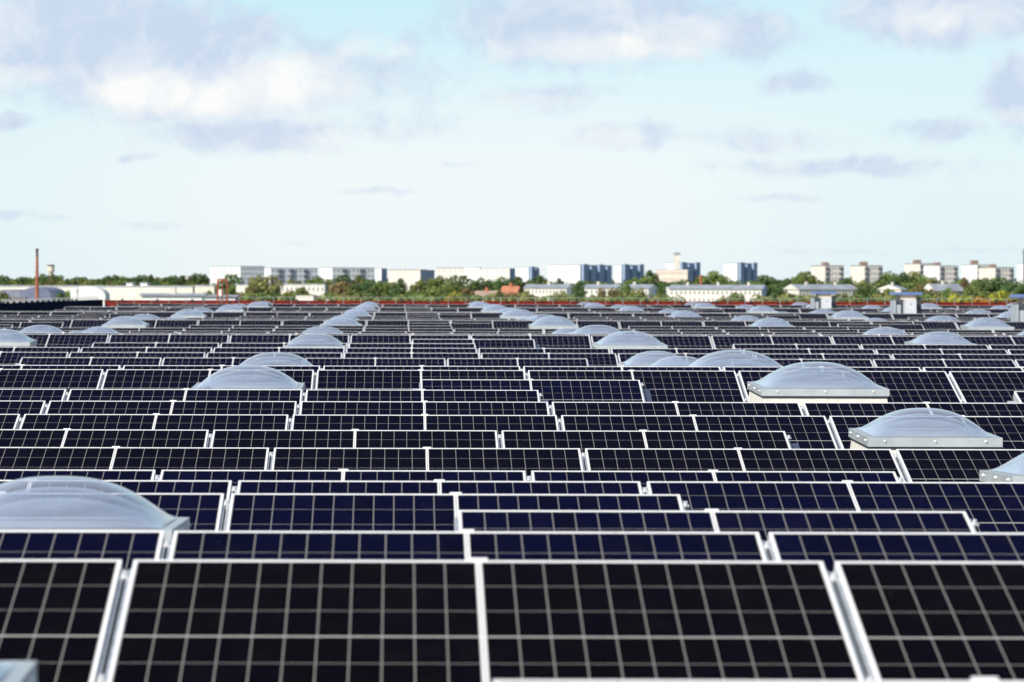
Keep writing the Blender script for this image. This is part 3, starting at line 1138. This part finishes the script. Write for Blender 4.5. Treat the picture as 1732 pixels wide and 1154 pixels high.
# low white houses
DLW = 1200
LW = (.76, .72, .64)
block('low cream flat block behind the bright green tree, left part', 474, 549, 552, 480.5, DLW, 12, LW, GR, winl=(4, 10), cat='house block', name='house_block')
block('small cream flat-roofed shed peeking over the parapet, left of centre', 500, 530, 534, 499, 620, 14, W2, CR, cat='shed', name='shed')
block('low white house with grey tin roof beside the red-roofed house', 887, 958, 973, 481, DLW, 16, LW, GR, roof='gable', roofh=1.5, winl=(4, 12), cat='house block', name='house_block')
block('low white house with grey gable end behind the row of bushes', 976, 1097, 1116, 481, DLW, 16, LW, GR, roof='gable', roofh=1.6, winl=(4, 16), cat='house block', name='house_block')
block('low cream link between two grey-roofed white houses', 1124, 1136.5, 1139, 485, DLW + 30, 14, LW, GR, winl=(3, 2), cat='house block', name='house_block')
block('longest low white house with rows of windows and blue-grey gable end', 1136, 1288, 1303, 482, DLW, 15, LW, BL, roof='gable', roofh=1.8, winl=(4, 20), cat='house block', name='house_block')
block('low house with bright left gable and long grey tin roof below twin towers', 1331, 1351, 1459, 481, DLW, 62, W2, LW, roof='gable', roofh=2.0, winr=(4, 18), cat='house block', name='house_block')
block('small house with pinkish right gable and grey roof left of the leafy mound', 1486, 1524, 1542, 482, DLW, 22, LW, PK, roof='gable', roofh=1.8, winl=(3, 6), cat='house block', name='house_block')
block('small house with cream left gable and broad grey roof above orange shrubs', 1565, 1583, 1636, 480, 1000, 58, LW, CR, roof='gable', roofh=2.4, winr=(3, 8), cat='house block', name='house_block')
block('cottage with orange-red walls and roof behind the parapet, mid photo', 848, 872, 882, 484, 900, 25, (.55, .20, .12), (.50, .2, .13), roof='gable', roofh=2.6,
      roofm=mat('orange_tiles', (.42, .17, .10), .8, 0, .2, .15, .5), cat='cottage', name='cottage')
block('beige cottage with a chimney left of the orange-red cottage', 803, 836, 845, 492, 900, 25, CR, CR, roof='gable', roofh=1.6,
      roofm=mat('brown_tiles', (.34, .25, .20), .8, 0, .2, .15, .5), cat='cottage', name='cottage')
block('white upper house among trees left of the broad white block', 304, 318, 323, 467, 1650, 30, W2, PK, cat='house', name='house', winl=(4, 3))
block('white lower house annex among trees at left, under the upper house', 296, 306, 310, 472.5, 1600, 30, W1, CR, cat='house', name='house')
block('white barn wall, left one of two peeping from the tree belt', 213, 224, 228, 478, 1150, 25, W1, GR, cat='barn', name='barn')
block('white barn wall, right one of two peeping from the tree belt', 237, 249, 253, 478, 1150, 25, W1, GR, cat='barn', name='barn')
block('very long cream-white warehouse wall running behind the hangars at left', -60, 326, 328, 483.5, 1050, 3, (.80, .75, .66), GR, cat='warehouse', name='warehouse')
block('cream warehouse gable left of the orange ladder cage', 329, 362, 364, 482.5, 1100, 8, (.74, .68, .58), CR, cat='warehouse', name='warehouse')
block('cream warehouse end right of the orange ladder cage', 399, 421, 424, 481, 1100, 10, (.78, .72, .62), CR, cat='warehouse', name='warehouse')
block('low white workshop with broad grey tin roof left of the ladder cage', 239, 342, 346, 496, 520, 6, W1, GR, roof='gable', roofh=0.45, cat='workshop', name='workshop')
block('low grey roofed workshop directly behind the ladder cage', 343, 398, 402, 499, 560, 8, GR, BL, roof='gable', roofh=0.3, cat='workshop', name='workshop')
block('flat white trailer roof behind the short pale posts at far left', 8, 66, 68, 508, 300, 4, W1, W1, cat='trailer', name='trailer')


def arch_hangar(px0, px1, ytop, ywall, d, length, mroof, mfront, label):
    X0, X1 = PX(px0, d), PX(px1, d)
    wdt = X1 - X0
    zt = PZ(ytop, d, px0) - GROUND
    zw = PZ(ywall, d, px0) - GROUND
    root = bpy.data.objects.new('arched_hangar', None)
    COL.objects.link(root)
    root.location = ((X0 + X1) / 2, d, GROUND)
    n = 18
    prof = [(-wdt / 2 * math.cos(math.pi * i / n), zw + (zt - zw) * math.sin(math.pi * i / n)) for i in range(n + 1)]
    mb = MB()
    for i in range(n):
        (xa, za), (xb, zb) = prof[i], prof[i + 1]
        mb.face([(xa, 0, za), (xb, 0, zb), (xb, length, zb), (xa, length, za)])
    put('roof', mb.mesh('roof', [mroof], True), root)
    mb = MB()
    mb.face([(-wdt / 2, 0, 0), (wdt / 2, 0, 0)] + [(x, 0, z) for (x, z) in reversed(prof)])
    mb.face([(wdt / 2, length, 0), (-wdt / 2, length, 0)] + [(x, length, z) for (x, z) in prof])
    mb.face([(-wdt / 2, length, 0), (-wdt / 2, 0, 0), (-wdt / 2, 0, zw), (-wdt / 2, length, zw)])
    mb.face([(wdt / 2, 0, 0), (wdt / 2, length, 0), (wdt / 2, length, zw), (wdt / 2, 0, zw)])
    put('front_wall', mb.mesh('front_wall', [mfront]), root)
    tag(root, label, 'hangar', 'arched hangars behind the roof edge')
    return root


M_gsheet = mat('blue_grey_sheet', (0.17, 0.19, 0.29), 0.6, 0, .3, .1, .4)
M_gsheet2 = mat('grey_sheet', (0.24, 0.25, 0.31), 0.6, 0, .3, .1, .4)
M_wsheet = mat('white_sheet', (0.80, 0.80, 0.78), 0.6, 0, .3, .04, .4)
arch_hangar(-16, 38, 489.7, 499, 900, 40, M_gsheet2, M_gsheet2, 'grey arched hangar at the left edge with a maroon band below')
arch_hangar(34.5, 86, 486, 499, 860, 40, M_gsheet, M_gsheet, 'blue-grey arched hangar directly behind the brick chimney')
arch_hangar(112.6, 178, 484.3, 500, 860, 14, M_wsheet, M_wsheet, 'bright white arched hangar right of the brick chimney')
rt = block('maroon lean-to wall under the grey hangar at the left edge', 15.5, 43, 44, 503, 820, 4, (.25, .03, .07), (.2, .03, .06), cat='lean-to', name='lean_to')

# brick chimney
dC = 800
root = bpy.data.objects.new('brick_chimney', None)
COL.objects.link(root)
root.location = (PX(62.6, dC), dC, GROUND)
zt = PZ(420.5, dC, 62) - GROUND
r0, r1 = 4.3 * dC / F, 2.0 * dC / F
zc = zt * .90
mb = MB()
mb.lathe([(r0, 0), (r1 + (r0 - r1) * .1, zc)], 20)
put('shaft', mb.mesh('shaft', [M_brick], False), root)
mb = MB()
mb.lathe([(r1 + (r0 - r1) * .1 - .002, zc + .01), (r1, zt - .8), (r1 * 1.3, zt - .6), (r1 * 1.3, zt)], 20)
put('sooty_rim', mb.mesh('sooty_rim', [M_brickdark]), root)
tag(root, 'tall tapering red brick chimney with sooty top at far left', 'chimney')
# second small chimney by the pink building
dC = 1300
root = bpy.data.objects.new('brick_chimney', None)
COL.objects.link(root)
root.location = (PX(1185.5, dC), dC, GROUND)
zt = PZ(468.5, dC, 1185) - GROUND
mb = MB()
mb.lathe([(2.9 * dC / F, 0), (2.4 * dC / F, zt)], 16)
put('shaft', mb.mesh('shaft', [M_brick]), root)
mb = MB()
mb.lathe([(2.7 * dC / F, zt + .01), (2.7 * dC / F, zt + .7)], 16)
put('rim', mb.mesh('rim', [M_brick]), root)
tag(root, 'short stout brick chimney above the longest low white house', 'chimney')
# water tower
dW = 1500
root = bpy.data.objects.new('water_tower', None)
COL.objects.link(root)
root.location = (PX(86, dW), dW, GROUND)
zt = PZ(448, dW, 86) - GROUND
zb = PZ(461.5, dW, 86) - GROUND
rw = 5.9 * dW / F
mb = MB()
mb.lathe([(rw * .55, 0), (rw * .55, zb - .6)], 20)
put('stem', mb.mesh('stem', [wall(CR)]), root)
mb = MB()
mb.lathe([(rw * .6, zb - .59), (rw, zb + .8), (rw, zt - .7)], 20)
put('tank', mb.mesh('tank', [wall((.68, .58, .50))], False), root)
mb = MB()
mb.lathe([(rw * 1.1, zt - .69), (rw * 1.1, zt - .1), (rw * .2, zt + .2)], 20)
put('roof', mb.mesh('roof', [M_tar]), root)
tag(root, 'round pale water tower with dark cap above trees at far left', 'water tower')


def mast(px, ytop, d, r, label, m, ybase=None):
    root = bpy.data.objects.new('antenna_mast', None)
    COL.objects.link(root)
    root.location = (PX(px, d), d, GROUND)
    zt = PZ(ytop, d, px) - GROUND
    mb = MB()
    mb.lathe([(r, 0), (r * .6, zt)], 8)
    put('pole', mb.mesh('pole', [m]), root)
    mb = MB()
    for i in range(3):
        mb.box((-r * 3, -.05, zt * (.90 + .03 * i)), (r * 3, .05, zt * (.90 + .03 * i) + .12))
    put('cross_arms', mb.mesh('cross_arms', [m]), root)
    tag(root, label, 'mast')


mast(684, 441, DT - 80, .35, 'thin pale antenna mast above the cream slab block', wall(W2))
mast(1731.8, 421, DT - 200, .7, 'tall dark mast at the right edge of the photo', M_ductdark)
mast(131, 487, 700, .12, 'slender grey lamp pole in front of the white arched hangar', M_ductdark)

# ------------------------------------------------------------------ trees
PAL = {
    0: ('dark green', (0.060, 0.098, 0.036)), 1: ('green', (0.108, 0.150, 0.045)), 2: ('olive green', (0.155, 0.160, 0.060)),
    3: ('bronze', (0.150, 0.125, 0.062)), 4: ('yellow-green', (0.210, 0.200, 0.030)), 5: ('orange', (0.310, 0.165, 0.030))}


def leaf_mat(i):
    nm, c = PAL[i]
    m = bpy.data.materials.new('leaves')
    m.use_nodes = True
    t = NT(m.node_tree)
    g = t.n('ShaderNodeNewGeometry')
    rnd = g.outputs['Random Per Island']
    lo = c4([x * .85 for x in c])
    hi = c4([c[0] * 1.4, c[1] * 1.3, c[2] * 1.15])
    oi = t.n('ShaderNodeObjectInfo')
    col = t.mix(rnd, lo, hi)
    hs = t.n('ShaderNodeHueSaturation')
    hs.inputs['Saturation'].default_value = 1.0
    t.link(t.math('MULTIPLY_ADD', oi.outputs['Random'], 0.05, 0.475), hs.inputs['Hue'])
    t.link(t.math('MULTIPLY_ADD', oi.outputs['Random'], 0.4, 0.85), hs.inputs['Value'])
    t.link(col, hs.inputs['Color'])
    p = t.n('ShaderNodeBsdfPrincipled')
    t.link(hs.outputs[0], p.inputs['Base Color'])
    p.inputs['Roughness'].default_value = 0.7
    p.inputs['Specular IOR Level'].default_value = 0.15
    o = t.n('ShaderNodeOutputMaterial')
    t.link(p.outputs[0], o.inputs[0])
    return m


M_leaf = {i: leaf_mat(i) for i in PAL}
M_bark = mat('bark', (0.09, 0.065, 0.045), 0.9, 0, .2, .25, 2.0)


def leaf_card(mb, p, size, rng, up=None):
    n = Vector((rng.gauss(0, 1), rng.gauss(0, 1), rng.gauss(0, 1)))
    if up is not None:
        n = n * 0.40 + up * 1.5
    n.normalize()
    a = n.orthogonal().normalized()
    a.rotate(Matrix.Rotation(rng.uniform(0, 6.28), 3, n))
    b = n.cross(a)
    sa, sb = size * rng.uniform(.6, 1.2), size * rng.uniform(.5, 1.0)
    p = Vector(p)
    mb.face([p - a * sa, p - b * sb, p + a * sa, p + b * sb])


def crown_mesh(seed, colour, spread=1.0, n=2000):
    """crown in a unit box: x,y in -.5..5, z 0..1, as many leaf clumps on boughs"""
    rng = random.Random(seed)
    mb = MB()
    clumps = []
    nc = rng.randint(15, 20)
    for i in range(nc):
        z = 0.12 + 0.76 * (i + rng.random()) / nc
        t = (z - 0.40) / 0.66
        prof = math.sqrt(max(0.05, 1 - t * t))
        a = i * 2.4 + rng.uniform(-.5, .5)
        rr = 0.36 * prof * rng.uniform(.55, 1.05) * spread
        clumps.append((rr * math.cos(a), rr * math.sin(a), z * .94, rng.uniform(.12, .19)))
    clumps.append((0, 0, .52, .30))
    clumps.append((0.02, 0.03, .30, .26))
    clumps.append((rng.uniform(-.08, .08), 0, .84, .15))
    wsum = sum(c[3] ** 2 for c in clumps)
    for (x, y, z, r) in clumps:
        c = Vector((x, y, z))
        for k in range(int(n * r * r / wsum)):
            dv = Vector((rng.gauss(0, 1), rng.gauss(0, 1), rng.gauss(0, 1))).normalized()
            rad = r * rng.uniform(.65, 1.10)
            p = c + Vector((dv.x * rad, dv.y * rad, dv.z * rad * .8))
            leaf_card(mb, p, .040, rng, dv)
    return mb.mesh('crown', [M_leaf[colour]])


CROWNS = {(c, s): crown_mesh(100 * c + s, c) for c in PAL for s in range(4)}
mb = MB()
mb.lathe([(.5, 0), (.34, .4), (.22, .75), (.06, 1.0)], 8)
for k in range(5):
    a = k * 1.3
    q = Vector((math.cos(a), math.sin(a), 0))
    p0, p1 = Vector((0, 0, .5 + .06 * k)), Vector((0, 0, .5 + .06 * k)) + q * 3.2 + Vector((0, 0, .32))
    sx = q.cross(Vector((0, 0, 1))) * .1
    mb.hexa([p0 - sx, p0 + sx, p1 + sx * .4, p1 - sx * .4, p0 - sx + Vector((0, 0, .04)), p0 + sx + Vector((0, 0, .04)),
             p1 + sx * .4 + Vector((0, 0, .02)), p1 - sx * .4 + Vector((0, 0, .02))])
ME_trunk = mb.mesh('trunk', [M_bark])

# px centre, top y, width px, colour, depth
T = []
T += [(x, y, wd, c, 1500) for (x, y, wd, c) in [
    (3, 463.5, 22, 0), (21, 469.5, 24, 1), (37, 466, 22, 0), (51, 467.5, 18, 1), (72, 460.5, 32, 0), (88, 461, 30, 0), (99, 464, 20, 1), (112, 469.5, 18, 0),
    (124, 471.5, 20, 0), (139, 469.5, 22, 1), (155, 470, 22, 1), (171, 471, 22, 0), (182, 464, 22, 0), (195, 463, 24, 0), (208, 465, 20, 1), (224, 467, 22, 0),
    (238, 463, 24, 0), (253, 462.5, 24, 0), (268, 467, 20, 1), (282, 467, 22, 0), (295, 463.5, 22, 0), (310, 464, 22, 0)]]
T += [(x, y, wd, c, 1250) for (x, y, wd, c) in [(84, 469, 22, 2), (60, 473, 24, 1), (28, 474, 30, 1), (104, 473, 22, 2), (146, 474, 26, 2), (190, 474, 26, 2), (200, 472, 20, 1), (228, 474, 20, 0),
                                                (262, 472, 30, 0), (285, 475, 26, 1), (322, 474, 26, 1), (345, 476, 30, 2), (8, 474, 22, 0), (125, 477, 18, 0), (170, 477, 20, 1), (245, 476, 18, 1)]]
T += [(332, 459.5, 26, 0, 1400), (346, 461.5, 12, 0, 1400), (392, 461, 38, 0, 1300), (362, 477, 22, 1, 1300), (391, 480, 18, 1, 900), (353, 489, 18, 1, 800), (405, 493, 30, 3, 700)]
T += [(437, 463, 34, 2, 900), (456, 462, 36, 2, 930), (447, 474, 50, 2, 880), (426, 479, 22, 2, 860), (493, 470, 38, 2, 1300), (489, 488.5, 21, 4, 760), (511, 482.5, 30, 1, 850), (524, 471, 26, 1, 1350),
      (538, 464.5, 26, 1, 1350), (551, 470, 22, 1, 1300), (580, 462.5, 38, 0, 1400), (575, 470.5, 44, 3, 900), (600, 478, 24, 0, 880), (609, 463.5, 24, 1, 1400), (590, 487, 30, 2, 820),
      (626, 470, 30, 0, 1000), (643, 471, 32, 1, 950), (630, 483, 34, 0, 860), (676, 469, 24, 0, 1200), (672, 482.5, 44, 0, 800), (655, 476, 24, 1, 900), (705, 474, 26, 1, 950), (724, 468, 30, 1, 1000),
      (745, 463, 40, 1, 1050), (780, 462.5, 42, 0, 1100), (762, 474, 44, 1, 950), (815, 467, 36, 0, 1100), (800, 474, 30, 0, 980), (852, 466, 42, 0, 1350), (770, 490, 48, 4, 700), (735, 480, 40, 1, 850),
      (845, 489, 15, 0, 820), (830, 474, 24, 1, 1200), (697, 487, 30, 1, 800), (791, 484, 26, 3, 840)]
T += [(874, 465, 32, 0, 1500), (909, 463, 38, 0, 1500), (926, 472.5, 24, 1, 1450), (947, 469, 16, 0, 1500), (979, 472.5, 21, 0, 900), (885, 488.5, 52, 2, 720), (866, 492, 26, 3, 700), (950, 489.5, 30, 2, 760), (999, 472, 28, 0, 1500),
      (1018, 474, 22, 1, 1450), (1017, 485.5, 17, 3, 720), (1037, 484.5, 21, 2, 740), (1059, 477.5, 26, 1, 760), (1082, 485.5, 30, 2, 720), (1000, 496, 24, 2, 650), (1060, 490, 50, 2, 690), (1085, 464.5, 36, 1, 1500), (1101, 455, 24, 0, 1550),
      (1068, 470, 22, 1, 1480), (1120, 477.5, 14, 0, 800), (1118, 493, 20, 1, 700), (1151, 473.5, 28, 0, 1400), (1203, 456, 44, 1, 1550), (1184, 464, 22, 1, 1600), (1222, 463, 24, 1, 1500), (1245, 475.5, 34, 1, 1400), (1275, 475.5, 36, 1, 1400), (1246, 492.5, 26, 1, 700), (1224, 498, 20, 2, 640),
      (1294, 463, 24, 0, 1500), (1122, 474, 22, 0, 1450)]
T += [(1308, 466, 30, 0, 1500), (1328, 469, 34, 0, 1450), (1366, 456.5, 38, 1, 1450), (1350, 464, 26, 1, 1400), (1318, 482.5, 32, 0, 900), (1332, 494, 22, 2, 700), (1433, 469, 22, 0, 1500), (1456, 474, 32, 2, 1350), (1462, 477.5, 54, 0, 750),
      (1482, 487, 24, 0, 720), (1357, 496.5, 28, 1, 660), (1428, 493, 22, 2, 680), (1502, 485.5, 26, 1, 760), (1503, 456, 40, 1, 1500), (1525, 457.5, 34, 0, 1480), (1542, 456.5, 36, 1, 1500), (1562, 463, 32, 1, 1450), (1578, 466, 32, 2, 1400), (1512, 468, 46, 0, 1350), (1553, 475.5, 28, 2, 950),
      (1545, 472, 40, 1, 1300), (1580, 486.5, 30, 3, 720), (1604, 483.5, 16, 1, 760), (1631, 468, 16, 3, 1500), (1645, 478, 34, 1, 850), (1668, 466.5, 36, 0, 950), (1692, 466, 36, 0, 980), (1712, 476, 30, 0, 900), (1727, 481, 28, 0, 820),
      (1655, 470, 26, 1, 1000), (1610, 495.5, 46, 4, 480), (1662, 496, 54, 5, 470), (1690, 488, 42, 4, 560), (1716, 494, 36, 2, 520), (1632, 497, 34, 4, 490), (1585, 497, 30, 2, 560), (1540, 490, 24, 1, 720)]
T += [(6, 490, 22, 1, 560), (103, 491, 20, 0, 560), (115, 487, 10, 1, 560)]
LAND = [(62.6, 'the brick chimney'), (86, 'the water tower'), (146, 'the white arched hangar'), (220, 'the white barns'), (311, 'the white upper house'), (375, 'the ladder cage'),
        (425, 'the broad white block'), (500, 'the first grey slab'), (590, 'the second grey slab'), (684, 'the thin mast'), (740, 'the small blue block'), (800, 'the long cream slab'),
        (862, 'the orange-red cottage'), (890, 'the first white tower'), (955, 'the stepped white block'), (1045, 'the three-bay block'), (1140, 'the pink building'), (1186, 'the stout chimney'),
        (1250, 'the solitary tower'), (1300, 'the blue gable'), (1400, 'the left twin tower'), (1468, 'the right twin tower'), (1535, 'the middle vent unit'), (1598, 'the left stepped towers'),
        (1670, 'the right stepped towers'), (1731, 'the right-edge mast')]
T.sort(key=lambda q: q[0])
raw = []
for (x, y, wd, c, d) in T:
    lx, ln = min(LAND, key=lambda q: abs(q[0] - x))
    rel = 'below' if abs(lx - x) < 5 else ('left of' if x < lx else 'right of')
    low = y > 480
    kind = 'bush' if low else 'tree'
    size = 'narrow' if wd < 18 else ('broad' if wd > 34 else 'rounded')
    raw.append([size, PAL[c][0], kind, rel, ln])
seen = {}
for r_ in raw:
    seen[tuple(r_)] = seen.get(tuple(r_), 0) + 1
idx = {}
rng = random.Random(3)
for (x, y, wd, c, d), r_ in zip(T, raw):
    key = tuple(r_)
    idx[key] = idx.get(key, 0) + 1
    size, cn, kind, rel, ln = r_
    lab = '%s %s %s %s %s' % (size, cn, kind, rel, ln)
    if seen[key] > 1:
        pass
    elif kind == 'tree':
        lab += ', high on the skyline' if y < 470 else ', lower down'
    else:
        lab += ', close behind the parapet'
    if seen[key] > 1:
        lab += ', %s of %s from the left' % (nth(idx[key]), {2: 'two', 3: 'three', 4: 'four', 5: 'five', 6: 'six'}[seen[key]])
    zt = PZ(y, d, x)
    hgt = zt - GROUND
    wm = wd * 1.42 * d / F
    root = bpy.data.objects.new('shrub' if kind == 'bush' and c in (4, 5) else 'tree', None)
    COL.objects.link(root)
    root.location = (PX(x, d), d, GROUND)
    root.rotation_euler = (0, 0, rng.uniform(0, 6.28))
    ch = min(hgt * .86, max(wm * 1.25, hgt * .50))
    put('crown', CROWNS[(c, rng.randint(0, 3))], root, (0, 0, hgt - ch), 0, (wm, wm, ch))
    tw = max(.25, wm * .05)
    put('trunk', ME_trunk, root, (0, 0, 0), 0, (tw, tw, hgt - ch * .35))
    tag(root, lab, kind, 'trees and bushes beyond the roof')


def thicket(name, label, bands, colours, seed):
    rng = random.Random(seed)
    mb = MB()
    for (p0, p1, ylo, yhi, d, step, size) in bands:
        x = p0
        while x < p1:
            d2 = d * rng.uniform(.93, 1.07)
            yt = rng.uniform(ylo, yhi)
            zt = PZ(yt, d2, x)
            r = size * rng.uniform(.75, 1.25)
            ci = rng.randrange(len(colours))
            hgt = zt - GROUND
            for k in range(60):
                dv = Vector((rng.gauss(0, 1), rng.gauss(0, 1), abs(rng.gauss(0, 1)))).normalized()
                p = Vector((PX(x, d2), d2, GROUND)) + Vector((dv.x * r, dv.y * r, hgt - r + dv.z * r))
                i = len(mb.f)
                leaf_card(mb, p, size * .22, rng, dv)
                mb.mi[-1] = ci
            for k in range(26):
                p = Vector((PX(x, d2) + rng.uniform(-r, r), d2 + rng.uniform(-r, r), GROUND + rng.uniform(.05, 1) * (hgt - r)))
                leaf_card(mb, p, size * .34, rng)
                mb.mi[-1] = ci
            x += step * rng.uniform(.7, 1.3)
    o = put(name, mb.mesh(name, [M_leaf[c] for c in colours]))
    tag(o, label, 'woodland', None, 'stuff')


thicket('distant_woodland', 'far belt of dark woodland closing the horizon behind the town', [(-80, 1810, 468, 474, 3000, 9, 6.0), (-80, 330, 470, 475, 1800, 8, 4.0), (860, 1810, 473, 480, 1700, 9, 3.6)], [0, 0, 1], 5)
thicket('scrub_belt', 'olive scrub and bushes filling the gaps just over the parapet', [(400, 870, 494, 502, 700, 8, 1.6), (860, 1150, 497, 504, 620, 9, 1.3), (1280, 1490, 496, 504, 620, 9, 1.3), (1490, 1790, 491, 501, 640, 8, 1.4)], [1, 2, 1, 0], 6)
